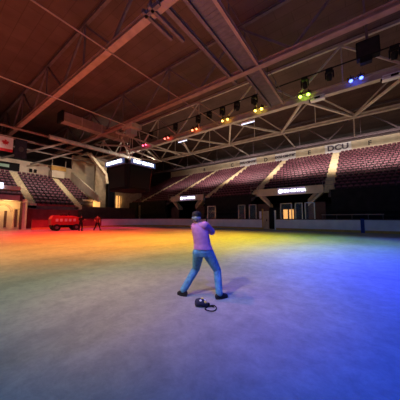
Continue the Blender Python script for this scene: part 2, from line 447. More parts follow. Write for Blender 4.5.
# gate, posts, panes above the boards
g = thing('board_gate', (-8.9, 25.5, 0), 'tan gate standing ajar in the far boards', 'gate')
MB().bar((-9.25, 25.45, 1.15), (-8.45, 24.95, 1.15), .09, 2.1).build('gate_leaf', M['tan'], g)
MB().box(-9.42, -9.28, 25.4, 25.6, 0, 2.5).build('gate_post', M['kick'], g)
MB().box(-7.92, -7.78, 25.4, 25.6, 0, 2.3).build('gate_post', M['white'], g)
MB().box(-8.75, -8.65, 25.0, 25.06, 1.0, 1.25).build('gate_latch', M['black'], g)
tag(MB().box(-9.2, -7.9, 27.5, 27.6, 0, 2.7).build('gate_gap_dark', M['darkcloth']), 'black curtain hanging behind the open board gate', 'curtain')  # black sheet gives the dark gap in the gate opening

def screen(xa, xb, label, grp=None):
    o = thing('glass_screen', ((xa+xb)/2, 25.55, BH), label, 'glass screen')
    for x in (xa, xb): MB().box(x-.05, x+.05, 25.5, 25.6, BH, 3.1).build('screen_post', M['alu'], o)
    MB().box(xa+.05, xb-.05, 25.54, 25.56, BH+.02, 3.02).build('glass_pane', M['glass'], o)
    MB().box(xa-.05, xb+.05, 25.5, 25.6, 3.02, 3.1).build('top_rail', M['alu'], o)
screen(-12.6, -11.7, 'clear glass screen with pale posts on the boards, second one left of tan gate')
screen(-11.1, -10.2, 'clear glass screen with pale posts on the boards, nearest left of tan gate')
screen(-7.2, -6.0, 'clear glass screen with pale posts in front of the warm lit doorway')
screen(-5.6, -4.9, 'clear glass screen with pale posts between the lit doorway and the dark bleacher')
screen(-4.6, -3.7, 'clear glass screen with pale posts beside the right dark bleacher')
screen(-17.5, -16.2, 'clear glass screen with pale posts just right of the head of the mauve person')
tag(MB().box(-9.75, -9.5, 25.42, 25.5, BH, 2.2).build('notice_panel', M['white']), 'small white notice panel on the boards beside the tan gate', 'sign')
o = thing('lit_doorway', (-7.4, 29.6, 0), 'warm glowing doorway seen through the glass right of the open gate', 'doorway')
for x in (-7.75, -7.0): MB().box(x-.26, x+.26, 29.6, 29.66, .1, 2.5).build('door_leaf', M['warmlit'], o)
MB().box(-8.12, -6.62, 29.66, 29.75, 0, 2.62).build('door_frame', M['brownwall'], o)
# rail above right boards
o = thing('guard_rail', (-.8, 26.6, 0), 'thin brown guard rail above the right boards in front of the bleacher', 'railing')
MB().bar((-3.2, 26.6, 1.75), (2.0, 26.6, 1.75), .07, .09).build('rail_bar', M['steel'], o)
for x in (-3.1, -1.8, -.5, .8, 1.9): MB().box(x-.03, x+.03, 26.57, 26.63, 0, 1.72).build('rail_post', M['steeld'], o)

# ------------------------------------------------------------------ end stand
es = thing('grandstand', (-36, 8, 0), 'smaller concrete end stand with two cream aisles at the left', 'stand')
def ex(d, y, z): return (-d, y, z)
for nm, y0, y1, k0, k1 in ESECT:
    pr = profile(tread_end, k0, k1)
    MB().prism([(-d, y0, z) for d, z in pr], (0, y1-y0, 0)).build('seating_terrace', M['terrace'], es)
    d, z = tread_end(k0)
    MB().box(-d-.2, -d-.02, y0, y1, 0, z+.3).build('front_wall', M['curtainred'] if k0 == 0 else M['brownwall'], es)
for y in (9.8, 15.9):
    m = MB()
    for k in range(22):
        d0 = 36+RX*k/2; z = 3.1+RISEX*k/2
        m.box(-d0-RX/2-.02, -d0, y-.5, y+.5, z-.35, z+.06+RISEX/2)
    m.build('aisle_stairs', M['stair'], es)
MB().prism([(-36.5, 19.2, 4.2), (-36.5, 19.2, 5.3), (-47.5, 19.2, 10.9), (-47.5, 19.2, 8.6)], (0, .3, 0)).build('side_parapet', M['cream'], es)
tag(MB().box(-48.1, -47.7, -12, 19.4, 8.4, 11.6).build('cream_back_wall', M['cream']), 'cream wall band at the head of the left end stand', 'wall panel')
o = thing('dark_window', (-47.6, 6.5, 9.8), 'long dark window with a greenish glow at the top left of the end stand', 'window')
MB().box(-47.66, -47.6, 2.0, 10.8, 9.5, 10.9).build('window_frame', M['black'], o)
MB().box(-47.6, -47.56, 2.3, 9.4, 10.0, 10.5).build('window_pane', M['greenlit'], o)
for y, w in ((12.4, 'left'), (13.1, 'right')):
    tag(MB().box(-47.68, -47.45, y-.2, y+.2, 9.7, 10.3).build('wall_speaker', M['black'], bevel=.03), f'small black wall speaker on cream wall above the end stand, {w} one of two', 'speaker')
o = thing('press_box', (-46.6, 17.2, 9.5), 'small cream press box with wooden front at the top of the end stand', 'press box')
MB().box(-47.6, -45.8, 15.2, 17.3, 9.0, 10.4).build('box_wall', M['cream'], o)
MB().box(-45.8, -45.65, 15.0, 17.5, 10.4, 11.2).build('counter_front', M['kick'], o)
MB().box(-47.6, -45.65, 15.0, 17.5, 11.2, 11.3).build('counter_top', M['tan'], o)
for y in (15.1, 17.4): MB().box(-45.8, -45.68, y-.06, y+.06, 11.3, 12.4).build('roof_post', M['tan'], o)

# corner walls left of the scoreboard
tag(MB().box(-48.2, -47.8, 19.4, 24.2, 0, 14.6).build('cream_corner_wall', M['cream']), 'tall plain cream wall beside the end stand', 'wall panel')
o = thing('corner_column', (-42.3, 22.5, 0), 'tall tan wall slab standing left of the hanging scoreboard', 'column')
MB().box(-42.6, -42.0, 21.5, 23.8, 3.0, 13.2).build('column_shaft', M['tan'], o)
MB().box(-42.7, -41.9, 21.4, 23.9, 12.9, 13.5).build('column_cap', M['steelw'], o)
MB().box(-42.7, -41.9, 21.4, 23.9, 0, 3.0).build('column_base', M['brownwall'], o)
m = MB()
pts = []
for i in range(25):
    y = 23.9+1.4*i/24; pts.append((-41.2+.12*math.sin(i*1.9), y))
m.prism([(x, y, 2.9) for x, y in pts]+[(x-.1, y, 2.9) for x, y in pts[::-1]], (0, 0, 5.6))
tag(m.build('hanging_curtain', M['navy']), 'dark navy curtain hanging left of the glowing doorway below the scoreboard', 'curtain')
o = thing('block_house', (-41.5, 29, 0), 'tan block wall with a glowing orange doorway below the scoreboard', 'wall panel')
MB().box(-42, -41.6, 25.3, 25.9, 0, 7.2).box(-42, -41.6, 27.2, 32.6, 0, 7.2).box(-42, -41.6, 25.9, 27.2, 6.2, 7.2).build('block_wall', M['tan'], o)
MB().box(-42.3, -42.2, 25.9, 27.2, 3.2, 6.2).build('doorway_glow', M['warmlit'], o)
MB().box(-41.98, -41.62, 25.9, 27.2, 0, 3.5).build('doorway_sill', M['tan'], o)
MB().box(-42.1, -42.0, 26.65, 26.8, 3.5, 6.2).build('door_edge', M['brownwall'], o)
tag(MB().box(-37.3, -37, 16.2, 27.5, 0, 3.3).build('brown_partition_wall', M['brownwall']), 'long dark brown partition wall behind the left corner boards', 'partition')
o = thing('lit_recess', (-38.2, 19.2, 0), 'orange glowing recess under the side of the end stand', 'doorway')
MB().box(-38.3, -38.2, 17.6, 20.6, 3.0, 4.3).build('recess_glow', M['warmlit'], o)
MB().box(-38.3, -38.0, 17.4, 20.8, 4.3, 4.6).build('recess_lintel', M['cream'], o)
MB().box(-38.3, -38.0, 17.4, 20.8, 0, 3.0).build('recess_wall', M['brownwall'], o)
for y, h in ((27.9, 4.0), (29.6, 3.3)):
    tag(MB().box(-36.2, -36.0, y-.1, y+.1, 0, h).build('fence_post', M['steelw']), 'taller pale post at the end of the brown partition' if h > 3.5 else 'shorter pale post right of the brown partition', 'post')
# entrance lobby at far left
ve = thing('entrance_lobby', (-33, 6.5, 0), 'warm lit cream entrance lobby with an arch at the far left', 'entrance')
MB().box(-33.4, -33.2, -6, 8.55, 0, 3.7).build('lobby_wall', M['cream'], ve)
m = MB()
ar = [(6.3+.85*math.cos(a), 2.15+.95*math.sin(a)) for a in [PI*i/16 for i in range(17)]]
inn = [(6.3+.66*math.cos(a), 2.15+.7*math.sin(a)) for a in [PI*i/16 for i in range(17)]]
for i in range(16):
    m.prism([(-33.2, ar[i][0], ar[i][1]), (-33.2, ar[i+1][0], ar[i+1][1]), (-33.2, inn[i+1][0], inn[i+1][1]), (-33.2, inn[i][0], inn[i][1])], (.2, 0, 0))
m.build('arch_moulding', M['tan'], ve)
MB().box(-33.2, -33.12, 6.42, 6.66, .3, 2.25).build('narrow_door', M['brownwall'], ve)
fr = MB().box(-33.2, -33.05, 7.2, 7.3, .2, 2.5).box(-33.2, -33.05, 7.68, 7.78, .2, 2.5).box(-33.2, -33.05, 7.2, 7.78, 2.5, 2.62).build('door_frame', M['stair'], ve)
MB().box(-33.19, -33.1, 7.38, 7.6, .3, 2.4).build('dark_door', M['brownwall'], fr)
MB().box(-33.2, -33.0, 7.86, 8.06, 0, 3.3).build('dark_column', M['brownwall'], ve)
MB().box(-34.2, -31.6, -6, 7.4, 3.4, 4.0).build('roof_slab', M['steelw'], ve)
MB().box(-33.6, -33.0, -6, 8.0, 3.4, 4.3).build('slab_upstand', M['brownwall'], ve)
MB().box(-34.4, -32.4, -6, 7.6, 4.7, 5.15).build('upper_ledge', M['cream'], ve)
tag(MB().box(-32.3, -32.23, 2, 6.0, 4.75, 5.4).build('white_sign_board', M['glowpanel']), 'small bright white sign board at the left edge above the entrance lobby', 'sign')

# flags
o = thing('hanging_flag', (-38, 6.5, 10.4), 'red and white flag hanging at the left edge under the roof', 'flag')
MB().box(-38.03, -38, 5.0, 5.9, 10.4, 12.4).build('flag_stripe', M['flagred'], o)
MB().box(-38.03, -38, 5.9, 7.75, 10.4, 10.8).build('flag_stripe', M['flagred'], o)
MB().box(-38.03, -38, 5.9, 7.75, 10.8, 12.4).build('flag_field', M['flagwhite'], o)
leaf = [(0,-.5),(.04,-.22),(.3,-.26),(.26,-.14),(.46,.06),(.38,.1),(.42,.26),(.26,.22),(.22,.3),(.1,.16),(.15,.42),(.06,.38),(0,.52)]
leaf += [(-a, b) for a, b in leaf[-2:0:-1]]
MB().prism([(-38, 6.95-a*.85, 11.6+b*.95) for a, b in leaf], (.02, 0, 0)).build('flag_emblem', M['flagred'], o)
o = thing('hanging_flag', (-38, 8.6, 9.8), 'dark navy banner with a pale emblem hanging beside the red and white flag', 'flag')
MB().box(-38.03, -38, 7.95, 9.3, 9.8, 12.5).build('flag_field', M['navy'], o)
MB().ell((-37.99, 8.65, 11.1), .02, .3, .4).build('flag_emblem', mat('faded_emblem', (.05, .055, .065), .8), o)
MB().tube([(-38, 4.6, 12.55), (-38, 10.2, 12.55)], .05, 8).build('flag_pole', M['steelw'], o)

# ------------------------------------------------------------------ roof steel
def truss(y, x0, x1, m, label, step=8.7, zb=14.0, zt=ZC-.35, w=.5, h=.42, ph=0, webs=True):
    mw = M['steeld'] if m is M['steel'] else m
    o = thing('roof_truss', ((x0+x1)/2, y, zb), label, 'roof truss', None)
    MB().ibeam((x0, y, zb), (x1, y, zb), w, h, .07).build('bottom_chord', m, o)
    MB().ibeam((x0, y, zt+.12), (x1, y, zt+.12), .26, .3, .05).build('top_chord', mw, o)
    x = x1-ph; up = True
    while x-step/2 > x0:
        a, b = (x, y, zb+h/2), (x-step/2, y, zt)
        if not up: a, b = (x, y, zt), (x-step/2, y, zb+h/2)
        MB().bar(a, b, .16, .16).build('web_member', mw, o)
        if up: MB().bar((x-step/2, y, zb+h/2), (x-step/2, y, zt), .1, .1).build('web_post', mw, o)
        x -= step/2; up = not up
    return o
truss(0, -50, 10, M['steel'], 'brown roof truss nearest overhead, crossing the top of the view')
truss(8, -50, 14, M['steel'], 'bold brown roof truss running from the top centre down to the left', ph=2)
truss(16.3, -50, 14, M['steel'], 'brown roof truss crossing the middle of the ceiling')
truss(24, -50, 14, M['steelw'], 'pale roof truss that carries the row of coloured lights', ph=1.5, w=.6, h=.75)
truss(32, -50, 14, M['steelw'], 'pale roof truss over the front rows of the long stand', ph=5)
truss(40.5, -50, 14, M['steeld'], 'dark roof truss over the back rows of the long stand')
# wind bracing in the plane of the bottom chords between the two pale trusses
i = 0
xs = [4.5, -4.2, -12.9, -21.6, -30.3]
nms = ['far right below the blue lights', 'just under the yellow-green lights', 'under the yellow lights', 'under the red-orange lights', 'beside the scoreboard']
for x, nm in zip(xs, nms):
    o = thing('roof_brace', (x-4.3, 28, 14), f'pale cross brace between the two pale roof trusses, {nm}', 'roof brace')
    MB().bar((x, 24.2, 13.9), (x-4.35, 31.8, 13.9), .22, .22).build('brace_arm', M['steelw'], o)
    MB().bar((x-8.7, 24.2, 13.9), (x-4.35, 31.8, 13.9), .22, .22).build('brace_arm', M['steelw'], o)
    MB().bar((x-4.35, 32.2, 14.1), (x-4.35, 40.3, 14.1), .16, .16).build('brace_strut', M['steelw'], o)
    MB().box(x-4.7, x-4.0, 31.5, 31.8, 13.7, 14.1).build('gusset_plate', M['steelw'], o)
# cross beams
def beam(x, y0, y1, m, label, z=14.0, w=.3, h=.3):
    tag(MB().ibeam((x, y0, z), (x, y1, z), w, h, .05).build('cross_beam', m), label, 'roof beam')
beam(-8.6, 8.3, 17.4, M['steeld'], 'dark cross beam left of the overhead catwalk')
cw = thing('roof_catwalk', (-6.7, 15, 14), 'dark overhead catwalk with side rails at the top centre', 'catwalk')
MB().ibeam((-7.35, 4, 14), (-7.35, 23.5, 14), .22, .35, .05).build('side_beam', M['steeld'], cw)
MB().ibeam((-6.0, 4, 14), (-6.0, 23.5, 14), .22, .35, .05).build('side_beam', M['steel'], cw)
m = MB()
for k in range(60): m.box(-7.25, -6.1, 4+.325*k, 4+.325*k+.31, 14.02, 14.06)
m.build('grating_deck', M['steeld'], cw)
for x in (-7.35, -6.0):
    MB().tube([(x, 4, 15.1), (x, 23.5, 15.1)], .03, 6).build('hand_rail', M['steeld'], cw)
    for k in range(9): MB().bar((x, 4+2.4*k, 14.1), (x, 4+2.4*k, 15.1), .05).build('rail_post', M['steeld'], cw)
MB().bar((-7.1, 5.3, 14.5), (-6.2, 22.5, 14.5), .1).build('cable_tray', M['steel'], cw)
fr = thing('roof_hanger', (-9.6, 8.8, 13.7), 'dark steel roof hanger below the bold brown truss at top centre', 'roof hanger')
MB().bar((-9.75, 7.4, 13.75), (-9.75, 9.9, 13.75), .2, .25).build('frame_arm', M['steeld'], fr)
MB().bar((-9.2, 7.4, 13.75), (-9.2, 10.5, 13.75), .2, .25).build('frame_arm', M['steeld'], fr)
MB().bar((-9.9, 7.7, 13.75), (-8.6, 7.7, 13.75), .2, .25).build('frame_tie', M['steeld'], fr)
def pipe(pts, r, m, label): tag(MB().tube(pts, r, 8).build('ceiling_pipe', m), label, 'pipe')
pipe([(-24.6, 0, 13.75), (-24.35, 21.8, 13.75)], .06, M['steelw'], 'long thin pipe crossing under the two brown trusses at left')
pipe([(-14.3, 2, 13.75), (-14.3, 24, 13.75)], .05, M['steel'], 'thin pipe crossing under the trusses left of the catwalk')
pipe([(-37, -4, 13.6), (-37, 30, 13.6)], .16, M['duct'], 'thick pipe over the front rows of the end stand')
pipe([(-39, -4, 14.3), (-39, 30, 14.3)], .12, M['steelw'], 'second thick pipe over the end stand')
pipe([(-42, -4, 13.6), (-42, 30, 13.6)], .2, M['duct'], 'third thick pipe over the middle of the end stand')
pipe([(-45.5, -4, 13.2), (-45.5, 30, 13.2)], .14, M['steelw'], 'rearmost pipe over the back of the end stand')
pipe([(-10, 26.5, 15.6), (12, 26.5, 15.6)], .07, M['steelw'], 'slim pipe behind the coloured lights at upper right')
dk = thing('air_duct', (-30.2, 14, 13.8), 'boxy sheet metal air duct hanging left of the scoreboard', 'duct')
MB().box(-30.9, -29.6, 10.6, 20.5, 13.8, 15.0).build('duct_body', M['duct'], dk, bevel=.04)
MB().box(-31.0, -29.5, 10.5, 10.75, 13.7, 15.1).build('duct_mouth', M['black'], dk)
for y in (13, 15.8, 18.5): MB().box(-30.95, -29.55, y-.05, y+.05, 13.75, 15.05).build('duct_flange', M['steelw'], dk)
for y in (12, 19): MB().tube([(-30.2, y, 15.0), (-30.2, y, ZC)], .03, 6).build('hanger_rod', M['steeld'], dk)
dk = thing('air_duct', (-37, 21, 12.6), 'long pale duct under the roof above the cream corner wall', 'duct')
MB().tube([(-35, 11, 13.0), (-35, 27, 13.0)], .33, 14).build('duct_body', M['steelw'], dk)
for y in (16, 20, 24): MB().tube([(-35, y-.06, 13.0), (-35, y+.06, 13.0)], .37, 14).build('duct_flange', M['alu'], dk)
# pale braces around the scoreboard hoist
o = thing('corner_brace', (-40, 21, 10), 'thick cream diagonal brace between roof and tan wall slab', 'roof brace')
MB().bar((-40.2, 19.2, 13.5), (-40.2, 22.6, 10.0), .7, .5).build('brace_arm', M['cream'], o)
MB().bar((-40.2, 22.6, 10.2), (-40.2, 22.9, 8.2), .5, .4).build('brace_foot', M['cream'], o)
MB().bar((-40.2, 19.0, 13.6), (-46, 19.0, 13.6), .3, .3).build('brace_tie', M['steelw'], o)
for k, (a, b, lb) in enumerate([((-36, 14, 13.3), (-46, 8, 11.0), 'thin pale diagonal strut over the left end stand'),
                     ((-38, 17, 13.2), (-46.5, 12, 10.9), 'thin pale diagonal strut beside the press box'),
                     ((-28, 18, 13.5), (-38, 27, 13.1), 'pale roof strut just left above the scoreboard'),
                     ((-28, 24, 13.6), (-40, 20.5, 12.9), 'pale roof strut behind the scoreboard hoist'),
                     ((-33, 23.5, 13.6), (-41.5, 23.5, 12.0), 'pale sloping roof strut ending at the tan wall slab'),
                     ((-31, 21, 13.2), (-31, 29, 12.6), 'pale cross strut just behind the scoreboard top'),
                     ((-33.5, 18.2, 14.2), (-39.5, 25.5, 12.6), 'pale diagonal roof strut above the cream corner wall'),
                     ((-29.5, 20.5, 13.1), (-36.5, 18.5, 14.2), 'pale roof strut sloping left above the scoreboard sign'),
                     ((-27, 16.5, 13.5), (-27, 30, 13.5), 'pale beam across the top of the scoreboard hoist')]):
    tag(MB().bar(a, b, .22, .22).build('roof_strut', M['steelw']), lb, 'roof strut')

# ------------------------------------------------------------------ scoreboard
sx0, sx1, sy0, sy1, szb, szt = -26.5, -22.0, 15.0, 19.2, 4.9, 7.95
sc = thing('scoreboard', (-24.1, 17, szb), 'black four-sided hanging scoreboard with lit sign bands on top', 'scoreboard')
def ring4(m, inset_b, z0, z1, inset_t, ch=.35):
    def oct_(i, z):
        a, b, c, d = sx0+i, sx1-i, sy0+i, sy1-i
        return [(a+ch, c, z), (b-ch, c, z), (b, c+ch, z), (b, d-ch, z), (b-ch, d, z), (a+ch, d, z), (a, d-ch, z), (a, c+ch, z)]
    A = [m.bm.verts.new(p) for p in oct_(inset_b, z0)]; B = [m.bm.verts.new(p) for p in oct_(inset_t, z1)]
    m.bm.faces.new(A[::-1]); m.bm.faces.new(B)
    for i in range(8): m.bm.faces.new((A[i], A[(i+1) % 8], B[(i+1) % 8], B[i]))
    return m
ring4(MB(), .2, szb+.1, szt, .03).build('scoreboard_body', M['black'], sc)
ring4(MB(), .17, szb, szb+.14, .17).build('bottom_frame', M['black'], sc)
ring4(MB(), .1, szt+.02, szt+.12, .1).build('top_frame', M['steeld'], sc)
MB().prism([(sx0+.6, sy0+.14, szb+.35), (sx1-.6, sy0+.14, szb+.35), (sx1-.6, sy0+.02, szt-.25), (sx0+.6, sy0+.02, szt-.25)], (0, .06, 0)).build('video_screen', M['screen'], sc)
MB().prism([(sx1-.14, sy0+.6, szb+.35), (sx1-.14, sy1-.6, szb+.35), (sx1-.02, sy1-.6, szt-.25), (sx1-.02, sy0+.6, szt-.25)], (-.06, 0, 0)).build('video_screen', M['screen'], sc)
MB().bar((sx1-.33, sy0+.33, szb+.15), (sx1-.17, sy0+.17, szt), .2, .06).build('corner_post', M['black'], sc)
b1 = MB().box(sx0-.1, sx1-.5, sy0-.15, sy0-.02, szt+.12, szt+.75).build('sign_band', M['bandblue'], sc)
put_text('sign_lettering', 'DCU CENTER', .56, M['signlit'], ((sx0+sx1-.6)/2, sy0-.17, szt+.43), 0, b1, .008)
b2 = MB().box(sx1+.02, sx1+.15, sy0+.5, sy1+.1, szt+.12, szt+.75).build('sign_band', M['bandblue'], sc)
put_text('sign_lettering', 'DCU CENTER', .52, M['signlit'], (sx1+.17, (sy0+sy1+.6)/2, szt+.43), PI/2, b2, .008)
for x in (sx0+.9, sx1-.9):
    for y in (sy0+.9, sy1-.9): MB().tube([(x, y, szt+.1), (x*.5+(-24.1)*.5, y*.5+17*.5, 13.6)], .045, 6).build('hoist_cable', M['steelw'], sc)
MB().box(-25.2, -23.0, 16.2, 17.8, 13.3, 13.9).build('hoist_frame', M['steelw'], sc)
MB().box(-24.7, -23.6, 16.5, 17.5, 12.5, 13.3).build('hoist_motor', M['alu'], sc)

# ------------------------------------------------------------------ stage lights
LIGHTS = [(-29.2, 'pink-red', (1, .03, .12)), (-23.8, 'deep red', (1, .06, .03)), (-18.2, 'red-orange', (1, .16, .02)),
          (-13.2, 'amber', (1, .48, .03)), (-8.75, 'golden yellow', (1, .72, .05)), (-3.85, 'yellow-green', (.55, 1, .03)), (.45, 'blue', (.02, .08, 1))]
TGT = [(-28.5, 13), (-24, 13), (-17, 14), (-12, 15), (-8.0, 15), (-3.6, 15), (1.8, 13)]
PW = [14000, 14000, 11000, 6500, 4200, 2600, 7000]
for (x, nm, col), tg, pw in zip(LIGHTS, TGT, PW):
    lm = mat('lens_'+nm, tuple(min(1, c+.1) for c in col), .4, emit=tuple(c*.93+.07 for c in col), estr=6)
    for sgn, side in ((-1, 'left'), (1, 'right')):
        cx, cy, cz = x+sgn*.38, 23.3, 14.05
        t = thing('stage_light', (cx, cy, cz-.2), f'glowing {nm} stage light under the pale truss, {side} lamp of its pair', 'stage light')
        dirv = (Vector((tg[0], tg[1], 0))-Vector((cx, cy, cz))).normalized()
        p = Vector((cx, cy, cz))
        MB().tube([p-dirv*.32, p-dirv*.25, p+dirv*.02, p+dirv*.1], [.08, .15, .17, .2], 12).build('lamp_can', M['black'], t)
        MB().ell(p+dirv*.06, .165, .165, .165, 12, 8).build('lamp_lens', lm, t, smooth=True)
        MB().bar((cx-.24, cy, cz), (cx-.24, cy, cz+.3), .04).bar((cx+.24, cy, cz), (cx+.24, cy, cz+.3), .04).bar((cx-.26, cy, cz+.3), (cx+.26, cy, cz+.3), .05).bar((cx, cy, cz+.3), (cx, cy, cz+.5), .05).bar((cx, cy-.05, cz+.47), (cx, cy+.4, cz+.47), .06).build('lamp_yoke', M['black'], t)
    L = bpy.data.lights.new('spot', 'SPOT'); L.color = col; L.energy = pw; L.spot_size = math.radians(62); L.spot_blend = 1.0; L.shadow_soft_size = .15
    lo = bpy.data.objects.new('stage_spot', L); C.objects.link(lo); lo.location = (x, 23.2, 13.3)
    G = bpy.data.lights.new('lamp_spill', 'POINT'); G.color = col; G.energy = 26; G.shadow_soft_size = .1  # added point light imitates the coloured halo round each pair
    go = bpy.data.objects.new('lamp_spill', G); C.objects.link(go); go.location = (x, 23.25, 14.3)
    lo.rotation_euler = (Vector((tg[0], tg[1], 0))-lo.location).to_track_quat('-Z', 'Y').to_euler()
# black moving heads on their own pipe
pipe([(-32, 22.3, 15.3), (12, 22.3, 15.3)], .06, M['black'], 'black lighting pipe above the coloured lights')
MH = [(-26.4, 'between the pink-red and deep red lights'), (-21.0, 'between the deep red and red-orange lights'), (-16.8, 'just right above the red-orange lights'), (-15.0, 'just left above the amber lights'),
      (-13.0, 'directly above the amber lights'), (-11.0, 'between the amber and golden yellow lights'), (-8.8, 'directly above the golden yellow lights'),
      (-3.6, 'directly above the yellow-green lights'), (-1.5, 'between the yellow-green and blue lights'), (3.0, 'right of the big black box at upper right')]
for x, nm in MH:
    t = thing('moving_head_light', (x, 22.3, 14.2), f'black unlit moving-head light hanging {nm}', 'stage light')
    MB().box(x-.28, x+.28, 22.1, 22.5, 14.95, 15.27).build('light_base', M['black'], t)
    MB().box(x-.36, x-.26, 22.2, 22.4, 14.35, 15.0).build('yoke_arm', M['black'], t); MB().box(x+.26, x+.36, 22.2, 22.4, 14.35, 15.0).build('yoke_arm', M['black'], t)
    a = random.uniform(-.6, .6)
    MB().tube([(x, 22.3-.2, 14.75), (x, 22.3-.05, 14.6), (x+.1*a, 22.3+.25, 14.3)], [.15, .24, .2], 12).build('light_head', M['black'], t)
t = thing('black_box_speaker', (1.3, 22.3, 14.6), 'large black box hanging above the blue lights at upper right', 'speaker')
MB().box(.55, 2.15, 21.9, 22.6, 15.0, 16.5).build('speaker_box', M['black'], t, bevel=.05)
MB().box(.63, 2.07, 21.87, 21.9, 15.1, 16.4).build('speaker_grille', M['darkcloth'], t)
MB().box(1.25, 1.45, 22.1, 22.4, 16.5, ZC-.3).build('speaker_hanger', M['steeld'], t)
MB().box(.8, 1.6, 22.0, 22.5, 14.6, 15.0).build('speaker_bracket', M['black'], t)
# white projector units
for (x, L_, lb) in ((-2.75, 1.3, 'white projector-like box under the truss right of the yellow-green lights'), (3.1, 1.6, 'white box fixture under the truss at the right edge')):
    t = thing('projector_box', (x, 24, 13), lb, 'projector')
    MB().box(x-L_/2, x+L_/2, 23.7, 24.3, 13.4, 13.85).build('projector_case', M['white'], t, bevel=.06)
    MB().tube([(x-L_/2-.12, 24, 13.62), (x-L_/2+.05, 24, 13.62)], .17, 12).build('projector_lens', M['black'], t)
    MB().box(x-.25, x+.25, 23.66, 23.7, 13.5, 13.7).build('side_vent', M['black'], t)
    MB().bar((x-.3, 24, 13.8), (x-.3, 24, 14.0), .05).bar((x+.3, 24, 13.8), (x+.3, 24, 14.0), .05).build('mount_bracket', M['black'], t)
for x, lb in ((-10.6, 'white tube light fixture under the truss between amber and yellow lights'), (-21.5, 'white tube light fixture under the truss between the two red pairs')):
    t = thing('tube_fixture', (x, 24.4, 13.5), lb, 'light fixture')
    MB().box(x-.9, x+.9, 24.3, 24.6, 13.35, 13.55).build('fixture_tray', M['white'], t, bevel=.03)
    MB().tube([(x-.85, 24.45, 13.3), (x+.85, 24.45, 13.3)], .05, 8).build('fixture_tube', M['glowpanel'], t)
    MB().bar((x, 24.45, 13.5), (x, 24.3, 13.9), .05).build('fixture_hanger', M['steeld'], t)

# ------------------------------------------------------------------ people
def remesh(mb, name, voxel, m, parent, smooth=2):
    me = mb.mesh(name); tmp = bpy.data.objects.new('tmp', me); C.objects.link(tmp)
    md = tmp.modifiers.new('r', 'REMESH'); md.mode = 'VOXEL'; md.voxel_size = voxel
    sm = tmp.modifiers.new('s', 'SMOOTH'); sm.factor = .5; sm.iterations = smooth
    dg = bpy.context.evaluated_depsgraph_get(); dg.update()
    out = bpy.data.meshes.new_from_object(tmp.evaluated_get(dg)); out.name = name
    bpy.data.objects.remove(tmp)
    out.materials.clear(); out.materials.append(m)
    for p in out.polygons: p.use_smooth = True
    o = bpy.data.objects.new(name, out); C.objects.link(o); o.parent = parent
    return o
def frame(face):
    f = Vector((face[0], face[1], 0)).normalized(); r = Vector((f.y, -f.x, 0)); return f, r
def hand(mb, wrist, tip, palm_n, side, curl=.6, s=1.0):
    """palm with five fingers; side = direction of the thumb"""
    w = Vector(wrist); d = (Vector(tip)-w).normalized(); n = Vector(palm_n).normalized(); t = d.cross(n).normalized()*side
    pc = w+d*.045*s
    mb.loft([(w, .026*s, .020*s, t, n), (pc, .040*s, .017*s, t, n), (w+d*.09*s, .041*s, .015*s, t, n)], 12)
    for k, (off, ln) in enumerate(((.030, .066), (.010, .075), (-.010, .070), (-.030, .055))):
        b = w+d*.085*s+t*off*s; q = b+(d*math.cos(curl*.5)+n*math.sin(curl*.5))*ln*.5*s; e = q+(d*math.cos(curl*1.6)+n*math.sin(curl*1.6))*ln*.5*s
        mb.limb([b, q, e], [.0095*s, .009*s, .0075*s])
    b = w+d*.03*s+t*.032*s; q = b+(d*.6+t*.7+n*.3).normalized()*.035*s; e = q+(d*.8+n*.7).normalized()*.032*s
    mb.limb([b, q, e], [.012*s, .011*s, .009*s])

